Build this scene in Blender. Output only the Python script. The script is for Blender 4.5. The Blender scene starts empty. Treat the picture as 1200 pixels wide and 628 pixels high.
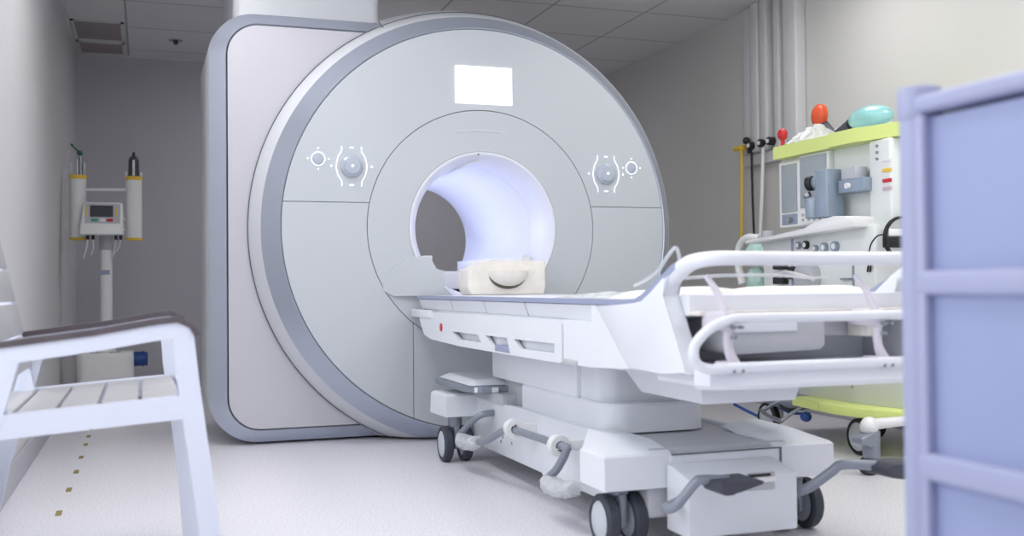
import bpy, bmesh, math, random
from mathutils import Vector, Matrix
random.seed(7)
C = bpy.context.scene.collection
PI = math.pi

# ------------------------------------------------------------------ materials
def lin(c):
    return tuple(((v/255)/12.92 if v/255 <= .04045 else ((v/255+.055)/1.055)**2.4) for v in c)
def mat(name, rgb, rough=.5, metal=0., emit=None, es=1., bump=None, noise=None, coat=0., alpha=None, trans=0., spec=None):
    m = bpy.data.materials.new(name); m.use_nodes = True
    nt = m.node_tree; b = nt.nodes['Principled BSDF']
    c = lin(rgb)+(1,)
    b.inputs['Base Color'].default_value = c
    b.inputs['Roughness'].default_value = rough
    b.inputs['Metallic'].default_value = metal
    b.inputs['Coat Weight'].default_value = coat
    if spec is not None: b.inputs['Specular IOR Level'].default_value = spec
    if trans: b.inputs['Transmission Weight'].default_value = trans
    if alpha is not None: b.inputs['Alpha'].default_value = alpha
    if emit:
        b.inputs['Emission Color'].default_value = lin(emit)+(1,); b.inputs['Emission Strength'].default_value = es
    geo = nt.nodes.new('ShaderNodeNewGeometry')
    if noise:      # (scale, amount): subtle wear / speckle of the surface colour
        n = nt.nodes.new('ShaderNodeTexNoise'); n.inputs['Scale'].default_value = noise[0]; n.inputs['Detail'].default_value = 3
        nt.links.new(geo.outputs['Position'], n.inputs['Vector'])
        r = nt.nodes.new('ShaderNodeValToRGB')
        k = noise[1]
        r.color_ramp.elements[0].position = .35; r.color_ramp.elements[1].position = .65
        r.color_ramp.elements[0].color = tuple(v*(1-k) for v in c[:3])+(1,)
        r.color_ramp.elements[1].color = tuple(min(1, v*(1+k)) for v in c[:3])+(1,)
        nt.links.new(n.outputs['Fac'], r.inputs['Fac']); nt.links.new(r.outputs['Color'], b.inputs['Base Color'])
    if bump:       # (scale, strength)
        n = nt.nodes.new('ShaderNodeTexNoise'); n.inputs['Scale'].default_value = bump[0]; n.inputs['Detail'].default_value = 2
        nt.links.new(geo.outputs['Position'], n.inputs['Vector'])
        bp = nt.nodes.new('ShaderNodeBump'); bp.inputs['Strength'].default_value = bump[1]; bp.inputs['Distance'].default_value = .002
        nt.links.new(n.outputs['Fac'], bp.inputs['Height']); nt.links.new(bp.outputs['Normal'], b.inputs['Normal'])
    return m

M = {}
M['face'] = mat('gantry_face', (192,197,203), .32, noise=(2,.01))
M['panel'] = mat('perforated_panel', (193,192,200), .38)
M['shell'] = mat('gantry_shell', (216,219,224), .3, noise=(2,.01))
M['silver'] = mat('silver_band', (188,195,210), .32, .6, bump=(400,.02))
M['seam'] = mat('dark_seam', (95,97,106), .6, noise=(5,.02))
M['bore'] = mat('bore_plastic', (226,228,238), .4, noise=(2,.01))
M['led'] = mat('bore_led', (255,255,255), .5, emit=(214,220,255), es=27)
M['screen'] = mat('lit_screen', (255,255,255), .4, emit=(250,250,253), es=1.0)
M['ringlight'] = mat('lit_outline', (255,255,255), .4, emit=(235,238,255), es=.85)
M['glass'] = mat('knob_glass', (176,184,198), .12, coat=.6, noise=(9,.03))
M['tablewhite'] = mat('table_plastic', (228,231,238), .32, noise=(3,.01))
M['tablegrey'] = mat('table_grey', (186,188,194), .4, noise=(3,.015))
M['rail'] = mat('rail_blue_grey', (150,158,186), .4, noise=(3,.02))
M['tube'] = mat('tube_grey', (140,146,158), .35, .25, noise=(6,.02))
M['white'] = mat('white_plastic', (232,233,233), .35, noise=(3,.01))
M['cream'] = mat('cream_foam', (230,226,220), .7, bump=(200,.1), noise=(20,.04))
M['brown'] = mat('brown_shell', (92,82,68), .4, noise=(12,.1))
M['sheet'] = mat('white_sheet', (232,230,226), .85, bump=(60,.3), noise=(8,.02))
M['dark'] = mat('dark_rubber', (58,62,72), .55, noise=(15,.05))
M['black'] = mat('black_plastic', (26,27,31), .5, noise=(15,.05))
M['pedal'] = mat('pedal_grey', (70,72,84), .55, bump=(90,.3), noise=(15,.05))
M['hub'] = mat('wheel_hub', (196,202,210), .4, noise=(5,.02))
M['red'] = mat('red_plastic', (196,34,40), .4, noise=(8,.04))
M['orange'] = mat('orange_mask', (214,84,44), .35, noise=(8,.05))
M['lime'] = mat('lime_trim', (220,234,140), .4, noise=(3,.015))
M['anes'] = mat('anaesthesia_body', (224,228,226), .38, noise=(3,.01))
M['anesg'] = mat('anaesthesia_lower', (206,210,202), .42, noise=(3,.01))
M['glassd'] = mat('display_glass', (158,166,172), .15, coat=.5, noise=(6,.04))
M['bluegrey'] = mat('vaporizer_blue_grey', (146,160,176), .35, .2, noise=(6,.02))
M['steel'] = mat('steel', (168,172,178), .25, .85, noise=(9,.03))
M['teal'] = mat('teal_silicone', (150,208,208), .2, coat=.5, noise=(14,.08))
M['yellow'] = mat('yellow_band', (232,196,66), .45, noise=(8,.04))
M['green'] = mat('green_cap', (32,96,72), .45, noise=(8,.04))
M['blue'] = mat('blue_plastic', (24,66,138), .4, noise=(8,.05))
M['cart'] = mat('lavender_plastic', (160,165,197), .38, noise=(4,.02))
M['cartp'] = mat('lavender_panel', (146,156,196), .45, noise=(3,.03))
M['chair'] = mat('chair_white_metal', (216,221,236), .4, noise=(4,.015))
M['slat'] = mat('chair_slat', (168,168,172), .55, noise=(18,.05))
M['arm'] = mat('armrest_brown', (84,76,82), .5, noise=(25,.12))
M['lcd'] = mat('lcd_dark', (66,68,74), .2, coat=.4, noise=(10,.05))
M['keyg'] = mat('green_key', (40,150,120), .4, noise=(8,.04))
M['pink'] = mat('pink_box', (206,182,190), .5, noise=(6,.03))
M['tape'] = mat('ochre_tape', (140,126,72), .6, noise=(60,.2))
M['bracket'] = mat('pale_bracket', (212,208,218), .4, noise=(6,.02))
M['bluehose'] = mat('blue_hose', (30,80,150), .35, noise=(8,.05))
M['mint'] = mat('mint_plastic', (186,218,208), .3, noise=(25,.12))
M['pipe'] = mat('wall_trunking', (206,206,208), .5, noise=(4,.015))
M['vent'] = mat('vent_brown', (150,140,140), .6, noise=(5,.05))
M['lamp'] = mat('lamp_diffuser', (255,255,255), .5, emit=(255,253,250), es=3)
M['lampf'] = mat('lamp_frame', (225,225,225), .5, noise=(3,.01))
def film(name, rgb, a):
    m = bpy.data.materials.new(name); m.use_nodes = True; nt = m.node_tree
    b = nt.nodes['Principled BSDF']; b.inputs['Base Color'].default_value = lin(rgb)+(1,)
    b.inputs['Roughness'].default_value = .15; b.inputs['Alpha'].default_value = a
    n = nt.nodes.new('ShaderNodeTexNoise'); n.inputs['Scale'].default_value = 35
    bp = nt.nodes.new('ShaderNodeBump'); bp.inputs['Strength'].default_value = .6; bp.inputs['Distance'].default_value = .004
    nt.links.new(n.outputs['Fac'], bp.inputs['Height']); nt.links.new(bp.outputs['Normal'], b.inputs['Normal'])
    return m
M['film'] = film('clear_wrap', (240,242,244), .62)
M['film2'] = film('clear_wrap_on_tube', (232,236,240), .72)
M['clear'] = film('clear_tubing', (226,230,238), .65)

# perforated look of the housing panel: fine dot pattern
def dots(m, scale=160, s=.05):
    nt = m.node_tree; b = nt.nodes['Principled BSDF']
    g = nt.nodes.new('ShaderNodeNewGeometry'); v = nt.nodes.new('ShaderNodeTexVoronoi'); v.inputs['Scale'].default_value = scale
    v.inputs['Randomness'].default_value = .1
    nt.links.new(g.outputs['Position'], v.inputs['Vector'])
    bp = nt.nodes.new('ShaderNodeBump'); bp.inputs['Strength'].default_value = s; bp.inputs['Distance'].default_value = .002
    nt.links.new(v.outputs['Distance'], bp.inputs['Height']); nt.links.new(bp.outputs['Normal'], b.inputs['Normal'])
dots(M['panel'], 140, .25)

def floor_mat():
    m = mat('vinyl_floor', (218,217,226), .33)
    nt = m.node_tree; b = nt.nodes['Principled BSDF']
    g = nt.nodes.new('ShaderNodeNewGeometry')
    n = nt.nodes.new('ShaderNodeTexNoise'); n.inputs['Scale'].default_value = 130; n.inputs['Detail'].default_value = 4; n.inputs['Roughness'].default_value = .7
    r = nt.nodes.new('ShaderNodeValToRGB')
    r.color_ramp.elements[0].position = .36; r.color_ramp.elements[0].color = lin((206,205,213))+(1,)
    r.color_ramp.elements[1].position = .58; r.color_ramp.elements[1].color = lin((238,237,243))+(1,)
    nt.links.new(g.outputs['Position'], n.inputs['Vector']); nt.links.new(n.outputs['Fac'], r.inputs['Fac'])
    nt.links.new(r.outputs['Color'], b.inputs['Base Color'])
    return m
M['floor'] = floor_mat()
def ceil_mat():
    m = mat('ceiling_tiles', (196,196,196), .85)
    nt = m.node_tree; b = nt.nodes['Principled BSDF']
    g = nt.nodes.new('ShaderNodeNewGeometry')
    mp = nt.nodes.new('ShaderNodeMapping'); mp.inputs['Location'].default_value = (.105+5.9, -5.67+6.4+.002, 0)
    br = nt.nodes.new('ShaderNodeTexBrick'); br.offset = 0; br.squash = 1
    br.inputs['Scale'].default_value = 1; br.inputs['Brick Width'].default_value = .5905; br.inputs['Row Height'].default_value = .64
    br.inputs['Mortar Size'].default_value = .007; br.inputs['Mortar Smooth'].default_value = .2
    br.inputs['Color1'].default_value = lin((216,215,216))+(1,); br.inputs['Color2'].default_value = lin((212,211,213))+(1,)
    br.inputs['Mortar'].default_value = lin((158,156,160))+(1,)
    nt.links.new(g.outputs['Position'], mp.inputs['Vector']); nt.links.new(mp.outputs['Vector'], br.inputs['Vector'])
    nt.links.new(br.outputs['Color'], b.inputs['Base Color'])
    return m
M['ceil'] = ceil_mat()
M['wallL'] = mat('wall_paint_left', (206,206,208), .5, noise=(1.5,.01))
M['wallB'] = mat('wall_paint_back', (190,188,194), .6, noise=(1.5,.015))
M['wallR'] = mat('wall_paint_right', (204,203,200), .6, noise=(1.5,.01))
M['base'] = mat('baseboard_grey', (182,182,190), .5, noise=(4,.02))

# ------------------------------------------------------------------ mesh builder (world coordinates)
class MB:
    def __init__(s): s.bm = bmesh.new()
    def _merge(s, b):
        me = bpy.data.meshes.new('t'); b.to_mesh(me); b.free(); s.bm.from_mesh(me); bpy.data.meshes.remove(me); return s
    def _bev(s, b, bevel, seg):
        if bevel: bmesh.ops.bevel(b, geom=list(b.edges), offset=bevel, segments=seg, profile=.5, affect='EDGES', clamp_overlap=True)
        bmesh.ops.recalc_face_normals(b, faces=b.faces)
        return s._merge(b)
    def hexa(s, lo, hi, bevel=0, seg=3):   # lo/hi: four points each, same winding
        b = bmesh.new(); v = [b.verts.new(p) for p in list(lo)+list(hi)]
        b.faces.new(v[:4][::-1]); b.faces.new(v[4:])
        for i in range(4): b.faces.new((v[i], v[(i+1) % 4], v[4+(i+1) % 4], v[4+i]))
        return s._bev(b, bevel, seg)
    def box(s, x0, x1, y0, y1, z0, z1, bevel=0, seg=3):
        return s.hexa([(x0,y0,z0),(x1,y0,z0),(x1,y1,z0),(x0,y1,z0)], [(x0,y0,z1),(x1,y0,z1),(x1,y1,z1),(x0,y1,z1)], bevel, seg)
    def prism(s, axis, poly, a, b_, holes=(), bevel=0, seg=2):
        # poly: (u,v) in the plane normal to axis. X:(y,z)  Y:(x,z)  Z:(x,y)
        f = {'X': lambda u,v,w:(w,u,v), 'Y': lambda u,v,w:(u,w,v), 'Z': lambda u,v,w:(u,v,w)}[axis]
        b = bmesh.new()
        if not holes:
            v0 = [b.verts.new(f(u,v,a)) for u,v in poly]; v1 = [b.verts.new(f(u,v,b_)) for u,v in poly]; n = len(poly)
            b.faces.new(v0); b.faces.new(v1[::-1])
            for i in range(n): b.faces.new((v0[i], v1[i], v1[(i+1) % n], v0[(i+1) % n]))
            return s._bev(b, bevel, seg)
        edges = []
        for lp in [poly]+list(holes):
            vs = [b.verts.new(f(u,v,a)) for u,v in lp]
            edges += [b.edges.new((vs[i], vs[(i+1) % len(vs)])) for i in range(len(vs))]
        bmesh.ops.triangle_fill(b, edges=edges, use_beauty=True)
        r = bmesh.ops.extrude_face_region(b, geom=list(b.faces))
        d = Vector(f(0,0,b_-a))
        bmesh.ops.translate(b, verts=[e for e in r['geom'] if isinstance(e, bmesh.types.BMVert)], vec=d)
        return s._bev(b, 0, 1)
    def loft(s, loops, caps=True):
        b = bmesh.new(); L = [[b.verts.new(p) for p in lp] for lp in loops]; n = len(loops[0])
        for i in range(len(L)-1):
            for k in range(n): b.faces.new((L[i][k], L[i][(k+1) % n], L[i+1][(k+1) % n], L[i+1][k]))
        if caps: b.faces.new(L[0][::-1]); b.faces.new(L[-1])
        return s._bev(b, 0, 1)
    def cyl(s, p0, p1, r0, r1=None, n=24, bevel=0):
        r1 = r0 if r1 is None else r1
        p0 = Vector(p0); p1 = Vector(p1); d = (p1-p0).normalized()
        q = d.orthogonal().normalized(); w = d.cross(q); lp = []
        prof = [(0,r0),(1,r1)]
        L = (p1-p0).length
        if bevel: prof = [(0,r0-bevel),(bevel*.3/L,r0-bevel*.3),(bevel/L,r0),(1-bevel/L,r1),(1-bevel*.3/L,r1-bevel*.3),(1,r1-bevel)]
        for t, r in prof:
            c = p0.lerp(p1, t); lp.append([c+q*(r*math.cos(2*PI*k/n))+w*(r*math.sin(2*PI*k/n)) for k in range(n)])
        return s.loft(lp)
    def tube(s, pts, r, n=12, smooth=6, ry=None, radii=None):
        P = [Vector(p) for p in pts]
        rr = list(radii) if radii else [r]*len(P)
        if smooth and len(P) > 2:
            Q = []; R = []
            for i in range(len(P)-1):
                a = P[max(i-1,0)]; b = P[i]; c = P[i+1]; d = P[min(i+2,len(P)-1)]
                for k in range(smooth):
                    t = k/smooth
                    Q.append(.5*((2*b)+(c-a)*t+(2*a-5*b+4*c-d)*t*t+(3*b-a-3*c+d)*t**3)); R.append(rr[i]*(1-t)+rr[i+1]*t)
            Q.append(P[-1]); R.append(rr[-1]); P = Q; rr = R
        T = [(P[min(i+1,len(P)-1)]-P[max(i-1,0)]).normalized() for i in range(len(P))]
        q = T[0].orthogonal().normalized(); lp = []
        for i, p in enumerate(P):
            q = (q-T[i]*q.dot(T[i])).normalized(); w = T[i].cross(q)
            lp.append([p+q*(rr[i]*math.cos(2*PI*k/n))+w*(rr[i]*math.sin(2*PI*k/n)) for k in range(n)])
        return s.loft(lp)
    def bar(s, pts, w, h, up=(0,0,1)):       # rectangular section swept along a polyline
        P = [Vector(p) for p in pts]; up = Vector(up); lp = []
        for i, p in enumerate(P):
            if 0 < i < len(P)-1:
                a = (P[i]-P[i-1]).normalized(); b = (P[i+1]-P[i]).normalized(); t = (a+b).normalized()
                k = 1/max(.3, t.dot(b))
            else:
                t = (P[min(i+1,len(P)-1)]-P[max(i-1,0)]).normalized(); k = 1
            sd = t.cross(up).normalized(); u2 = sd.cross(t).normalized()*k
            lp.append([p+sd*w/2+u2*h/2, p-sd*w/2+u2*h/2, p-sd*w/2-u2*h/2, p+sd*w/2-u2*h/2])
        return s.loft(lp)
    def lathe(s, prof, c, axis='Y', n=96, a0=0, a1=2*PI, closed=True):
        # prof: (w, r) along the axis; closed profile -> solid of revolution. c: centre in the plane
        full = abs(a1-a0-2*PI) < 1e-6
        f = {'Y': lambda u,v,w:(c[0]+u, w, c[1]+v), 'X': lambda u,v,w:(w, c[0]+u, c[1]+v), 'Z': lambda u,v,w:(c[0]+u, c[1]+v, w)}[axis]
        b = bmesh.new(); ang = [a0+(a1-a0)*k/n for k in range(n if full else n+1)]
        L = [[b.verts.new(f(r*math.cos(a), r*math.sin(a), w)) for w, r in prof] for a in ang]
        m = len(prof); K = len(L)
        for i in range(K if full else K-1):
            A = L[i]; B = L[(i+1) % K]
            for k in range(m if closed else m-1):
                b.faces.new((A[k], A[(k+1) % m], B[(k+1) % m], B[k]))
        if not full and closed: b.faces.new(L[0]); b.faces.new(L[-1][::-1])
        bmesh.ops.remove_doubles(b, verts=b.verts, dist=1e-6)
        return s._bev(b, 0, 1)
    def ball(s, c, r, n=20, rot=None):
        if not hasattr(r, '__len__'): r = (r,r,r)
        b = bmesh.new(); bmesh.ops.create_uvsphere(b, u_segments=n, v_segments=n//2+2, radius=1)
        mt = Matrix.Translation(c) @ (rot.to_4x4() if rot else Matrix()) @ Matrix.Diagonal((*r,1))
        b.transform(mt); return s._merge(b)
    def cut(s, co, no):      # keep the side the normal points away from
        g = list(s.bm.verts)+list(s.bm.edges)+list(s.bm.faces)
        bmesh.ops.bisect_plane(s.bm, geom=g, plane_co=co, plane_no=no, clear_outer=True)
        be = [e for e in s.bm.edges if e.is_boundary]
        if be: bmesh.ops.holes_fill(s.bm, edges=be, sides=0)
        return s
    def build(s, name, m, parent=None, label=None, sharp=32):
        off = Vector()
        p = parent
        while p: off += p.location; p = p.parent
        if off.length: bmesh.ops.translate(s.bm, verts=s.bm.verts, vec=-off)
        me = bpy.data.meshes.new(name); s.bm.to_mesh(me); s.bm.free()
        me.materials.append(M[m] if isinstance(m, str) else m)
        for f in me.polygons: f.use_smooth = True
        me.set_sharp_from_angle(angle=math.radians(sharp))
        o = bpy.data.objects.new(name, me); C.objects.link(o); o.parent = parent
        if label: o['label'] = label
        return o
def thing(name, loc, label, cat, group=None):
    o = bpy.data.objects.new(name, None); o.empty_display_size = .1; C.objects.link(o); o.location = loc
    return tag(o, label, cat, group)
def tag(o, label, cat, group=None):
    o['label'] = label; o['category'] = cat
    if group: o['group'] = group
    return o
def solo(mb, name, m, loc, label, cat, group=None):      # a thing that is one mesh, origin at its base
    bmesh.ops.translate(mb.bm, verts=mb.bm.verts, vec=-Vector(loc))
    o = mb.build(name, m); o.location = loc; return tag(o, label, cat, group)
def struct(mb, name, m, parent=None):
    o = mb.build(name, m, parent)
    if not parent: o['kind'] = 'structure'
    return o
def rrect(x0, x1, z0, z1, r, n=10, rs=None):   # rounded rectangle, ccw, (u,v)
    rs = rs or (r,r,r,r); out = []
    for (cx, cz, a), q in zip(((x1,z0,-90),(x1,z1,0),(x0,z1,90),(x0,z0,180)), rs):
        sx = -1 if cx == x1 else 1; sz = 1 if cz == z0 else -1
        for k in range(n+1):
            t = math.radians(a+90*k/n); out.append((cx+sx*q+q*math.cos(t), cz+sz*q+q*math.sin(t)))
    return out

# ------------------------------------------------------------------ the room
XL, XR, YB, ZC, YF = -.444, 3.42, 7.81, 2.345, -2.6
struct(MB().box(XL-.1, XR+.1, YF, YB+.1, -.1, 0), 'floor', 'floor')
struct(MB().box(XL-.1, XR+.1, YF, YB+.1, ZC, ZC+.1), 'ceiling', 'ceil')
struct(MB().box(XL-.1, XR+.1, YB, YB+.1, 0, ZC), 'wall_back', 'wallB')
struct(MB().prism('X', [(YF,0),(YB,0),(YB,ZC),(YF,ZC)], XL-.1, XL, holes=[[(.5,.35),(3.65,.35),(3.65,2.15),(.5,2.15)]]), 'wall_left', 'wallL')
wf = MB()      # unseen window added in the left wall to bring in side light
wf.box(XL-.10,XL-.02,.5,3.65,.35,.39).box(XL-.10,XL-.02,.5,3.65,2.11,2.15).box(XL-.10,XL-.02,.5,.54,.39,2.11).box(XL-.10,XL-.02,3.61,3.65,.39,2.11).box(XL-.10,XL-.02,2.05,2.09,.39,2.11)
struct(wf, 'added_window_1', 'lampf')
struct(MB().box(XR, XR+.1, YF, YB, 0, ZC), 'wall_right', 'wallR')
struct(MB().box(XL, XL+.012, YF, YB, 0, .1, .003), 'baseboard_left', 'base')
struct(MB().box(XL+.012, XR, YB-.012, YB, 0, .1, .003), 'baseboard_back', 'base')
struct(MB().box(XR-.012, XR, YF, YB-.012, 0, .1, .003), 'baseboard_right', 'base')
# ceiling edge trims
struct(MB().box(XL, XL+.02, YF, YB, ZC-.012, ZC), 'trim_1', 'pipe')
struct(MB().box(XL+.02, XR, YB-.02, YB, ZC-.012, ZC), 'trim_2', 'pipe')

# ------------------------------------------------------------------ ceiling fittings
for (x0, x1, y0, y1, lb) in ((-.42, -.115, 6.83, 7.35, 'larger dark brown vent panel in the ceiling above the left wall'),
                             (-.42, -.115, 7.41, 7.77, 'smaller dark brown vent panel in the ceiling, in the far left corner')):
    t = thing('ceiling_vent', ((x0+x1)/2, (y0+y1)/2, ZC), lb, 'vent', 'dark vent panels in the ceiling')
    f = MB()
    for b in ((x0,x1,y0,y0+.02),(x0,x1,y1-.02,y1),(x0,x0+.02,y0,y1),(x1-.02,x1,y0,y1)): f.box(*b, ZC-.008, ZC)
    f.build('frame', 'pipe', t)
    MB().box(x0+.02, x1-.02, y0+.02, y1-.02, ZC-.004, ZC-.001).build('vent_panel', 'vent', t)
t = thing('sprinkler', (.2, 7.22, ZC), 'small round fire sprinkler in a ceiling tile near the back wall', 'sprinkler')
MB().lathe([(ZC,.0),(ZC,.045),(ZC-.006,.042),(ZC-.008,.0)], (.2,7.22), 'Z', 24).build('cover_plate', 'steel', t)
MB().cyl((.2,7.22,ZC-.03), (.2,7.22,ZC-.007), .012, .016, 12).build('nozzle', 'dark', t)
LAMPS = []
for i, y in enumerate((-.9, .85, 2.6, 4.1)):
    for j, x in enumerate((.25, 1.65, 2.75)):
        if i == 3 and j == 1: continue
        nm = 'over the %s' % ('camera end of the room', 'armchair row', 'foot of the patient table', 'scanner face')[i]
        sd = ('beside the left wall', 'in the middle', 'beside the right wall')[j]
        t = thing('ceiling_light', (x, y, ZC), 'square white ceiling light panel %s %s' % (nm, sd), 'ceiling light', 'square ceiling lights')
        f = MB()
        for b in ((x-.3,x+.3,y-.3,y-.28),(x-.3,x+.3,y+.28,y+.3),(x-.3,x-.28,y-.28,y+.28),(x+.28,x+.3,y-.28,y+.28)): f.box(*b, ZC-.012, ZC)
        f.build('frame', 'lampf', t)
        MB().box(x-.28, x+.28, y-.28, y+.28, ZC-.006, ZC-.001).build('diffuser', 'lamp', t)
        LAMPS.append((x, y, ((1,1,1),(1,1,2.5),(3.5,1.6,4),(3.2,0,2.2))[i][j]))

t = thing('ceiling_light', (1.45, 6.6, ZC), 'added square ceiling light panel hidden behind the scanner, brightening the back of the room', 'ceiling light')  # added lamp, out of sight behind the scanner, lifts the dark back wall
f = MB()
for b in ((1.15,1.75,6.3,6.32),(1.15,1.75,6.88,6.9),(1.15,1.17,6.32,6.88),(1.73,1.75,6.32,6.88)): f.box(*b, ZC-.012, ZC)
f.build('frame', 'lampf', t)
MB().box(1.17, 1.73, 6.32, 6.88, ZC-.006, ZC-.001).build('diffuser', 'lamp', t)
LAMPS.append((1.45, 6.6, 3.4))
# ------------------------------------------------------------------ MRI scanner
cx, cz, FY = 1.481, .969, 4.6
mri = thing('mri_scanner', (cx, 5.2, 0), 'large white ring-shaped MRI scanner with silver rim and lit bore opening', 'mri scanner')
ZF = .012
# square housing behind the ring
inner = rrect(.352, 1.86, .075, 1.884, .14, 12)
outer = rrect(.274, 1.90, ZF, 1.945, .205, 12)
hole = [(cx+.6*math.cos(2*PI*k/40), cz+.6*math.sin(2*PI*k/40)) for k in range(40)]
MB().prism('Y', inner, 4.795, 4.83, holes=[hole]).build('front_panel', 'panel', mri, 'pale lilac finely perforated front panel')
o1 = rrect(.348, 1.864, .071, 1.888, .144, 12)
hous = MB().loft([[(x,4.803,z) for x,z in o1], [(x,4.793,z) for x,z in rrect(.343,1.869,.066,1.893,.15,12)], [(x,4.84,z) for x,z in outer], [(x,4.86,z) for x,z in outer], [(x,4.86,z) for x,z in o1]], caps=False)
hous.build('housing_trim', 'silver', mri, 'brushed silver frame around the housing')
sh = MB().loft([[(x,4.861,z) for x,z in rrect(.276,1.898,ZF,1.943,.205,12)], [(x,4.875,z) for x,z in rrect(.270,1.90,ZF,1.945,.205,12)],
                [(x,5.45,z) for x,z in rrect(.268,1.90,ZF,1.945,.205,12)], [(x,5.58,z) for x,z in rrect(.31,1.86,ZF,1.89,.2,12)]], caps=False)
sh.prism('Y', rrect(.31,1.86,ZF,1.89,.2,12), 5.57, 5.58, holes=[hole])
sh.build('housing', 'shell', mri)
# round drum
def clipped(mb): return mb.cut((0,0,ZF), (0,0,-1))
def drum_prof():
    return [(4.6925,1.0),(4.73,1.022),(4.784,1.043),(4.876,1.0725),(4.97,1.1),(5.06,1.118),(5.2,1.124),(5.74,1.12),(5.88,1.04),(5.93,.9),(5.93,.34),(5.88,.33),(4.70,.90)]
clipped(MB().lathe(drum_prof(), (cx,cz), n=160)).build('drum', 'shell', mri)
clipped(MB().lathe([(4.786,1.044),(4.786,1.0485),(4.7925,1.0485),(4.7925,1.044)], (cx,cz), n=160)).build('drum_seam', 'seam', mri)
clipped(MB().lathe([(4.604,.9235),(4.600,.928),(4.690,.998),(4.6915,.9995),(4.72,.99),(4.72,.92)], (cx,cz), n=160)).build('ring_trim', 'silver', mri, 'wide brushed silver ring around the face')
clipped(MB().lathe([(4.612,.36),(4.612,.9225),(4.66,.93),(4.66,.36)], (cx,cz), n=128)).build('seam_backing', 'seam', mri)
def face():
    return MB().lathe([(4.601,.5475),(4.6,.549),(4.6,.9185),(4.602,.9205),(4.611,.9205),(4.611,.5475)], (cx,cz), n=160)
face().cut((0,0,1.0805), (0,0,-1)).build('upper_face_panel', 'face', mri)
for nm, cuts in (('lower_face_panel', [((1.1395,0,0),(1,0,0))]), ('base_face_panel', [((1.1425,0,0),(-1,0,0)),((1.8195,0,0),(1,0,0))]), ('lower_face_panel', [((1.8225,0,0),(-1,0,0))])):
    f = face().cut((0,0,1.0775), (0,0,1)).cut((0,0,ZF+.004), (0,0,-1))
    for co, no in cuts: f.cut(co, no)
    f.build(nm, 'face', mri)
MB().lathe([(4.601,.5445),(4.6,.543),(4.6,.3565),(4.602,.3545),(4.611,.3545),(4.611,.5445)], (cx,cz), n=128).build('centre_panel', 'face', mri)
# brow line above the bore
MB().tube([(cx-.13+.04*k, 4.5985, cz+.452-.004*abs(k-3)**1.3/2) for k in range(7)], .0022, 6).build('brow_line', 'shell', mri)
# bore
MB().lathe([(4.6,.3535),(4.597,.348),(4.60,.341),(4.625,.325),(4.67,.31),(4.74,.302),(4.80,.300),(4.80,.315),(4.62,.3535)], (cx,cz), n=128).build('bore_flare', 'bore', mri)
bl = MB().lathe([(4.802,.300),(5.86,.300),(5.91,.306),(5.94,.33),(5.94,.345),(4.802,.315)], (cx,cz), n=128)
bl.build('bore_tunnel', 'bore', mri)
MB().box(1.26, 1.71, 4.78, 5.90, .69, .775, .01).build('bore_bed', 'bore', mri)
for sx in (-1, 1):
    MB().prism('Y', [(cx+sx*.262,.847),(cx+sx*.222,.847),(cx+sx*.222,.79),(cx+sx*.244,.80),(cx+sx*.262,.825)][::sx], 4.70, 5.80).build('bore_rail', 'white', mri)
    # LED strips set into the tunnel wall
for a in (172, 205):
    a0 = math.radians(a); MB().lathe([(4.90,.2985),(5.80,.2985),(5.80,.2965),(4.90,.2965)], (cx,cz), a0=a0, a1=a0+.10, n=6).build('bore_light', 'led', mri, 'bluish light strip inside the tunnel')
# raised tunnel groove (upper left)
MB().tube([(1.33,5.05,1.228),(1.345,4.88,1.230),(1.362,4.75,1.241),(1.397,4.67,1.259),(1.467,4.63,1.283)], .006, 8).build('bore_ridge', 'bore', mri)
# docking cheeks at the foot of the bore
ck = MB().prism('Y', [(1.0,.69),(1.02,.76),(1.06,.80),(1.105,.825),(1.126,.838),(1.205,.833),(1.236,.781),(1.268,.776),(1.269,.702),(1.305,.664),(1.05,.662)], 4.535, 4.64)
for v in ck.bm.verts:
    if v.co.y < 4.6: v.co.y = 4.535+.0635*max(0,min(1,(1.21-v.co.x)/.2))
ck.build('docking_cheek', 'face', mri)
# display
MB().box(1.346, 1.621, 4.592, 4.6, 1.543, 1.717, .003).build('display_screen', 'screen', mri, 'blank lit white display')
MB().cyl((1.455,4.598,1.312), (1.455,4.6,1.312), .005, n=10).build('camera_lens', 'black', mri)
# control dials
def dial(x, z, big):
    if big:
        k = MB().lathe([(4.6,0.0001),(4.6,.052),(4.585,.047),(4.578,.036),(4.574,.034),(4.572,.0001)], (x,z), n=36).build('control_dial', 'glass', mri)
        r = MB()
        for s in (-1, 1):
            pts = [(x+s*.044,4.597,z+.088),(x+s*.045,4.597,z+.066),(x+s*.06,4.597,z+.04),(x+s*.068,4.597,z),(x+s*.06,4.597,z-.04),(x+s*.045,4.597,z-.066),(x+s*.044,4.597,z-.088)]
            r.tube(pts, .0017, 8, 5)
        r.build('lit_outline', 'ringlight', k)
        m_ = MB()
        for dx, dz, sx, sz in ((0,.083,.010,.0035),(0,-.083,.011,.0035),(-.09,0,.0045,.0045),(.09,0,.0045,.0045)): m_.ball((x+dx,4.598,z+dz), (sx,.002,sz), 12)
        m_.ball((x,4.572,z), (.006,.003,.006), 12)
        m_.build('lit_marker', 'ringlight', k)
    else:
        k = MB().lathe([(4.6,0.0001),(4.6,.024),(4.590,.022),(4.587,.0001)], (x,z), n=28).build('control_button', 'glass', mri)
        r = MB().lathe([(4.6,.028),(4.6,.031),(4.598,.031),(4.598,.028)], (x,z), n=32)
        r.build('lit_outline', 'ringlight', k)
        m_ = MB()
        for dx, dz in ((0,.046),(0,-.046),(-.046,0),(.046,0)): m_.ball((x+dx,4.598,z+dz), (.0035,.002,.0035), 10)
        m_.build('lit_marker', 'ringlight', k)
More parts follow.
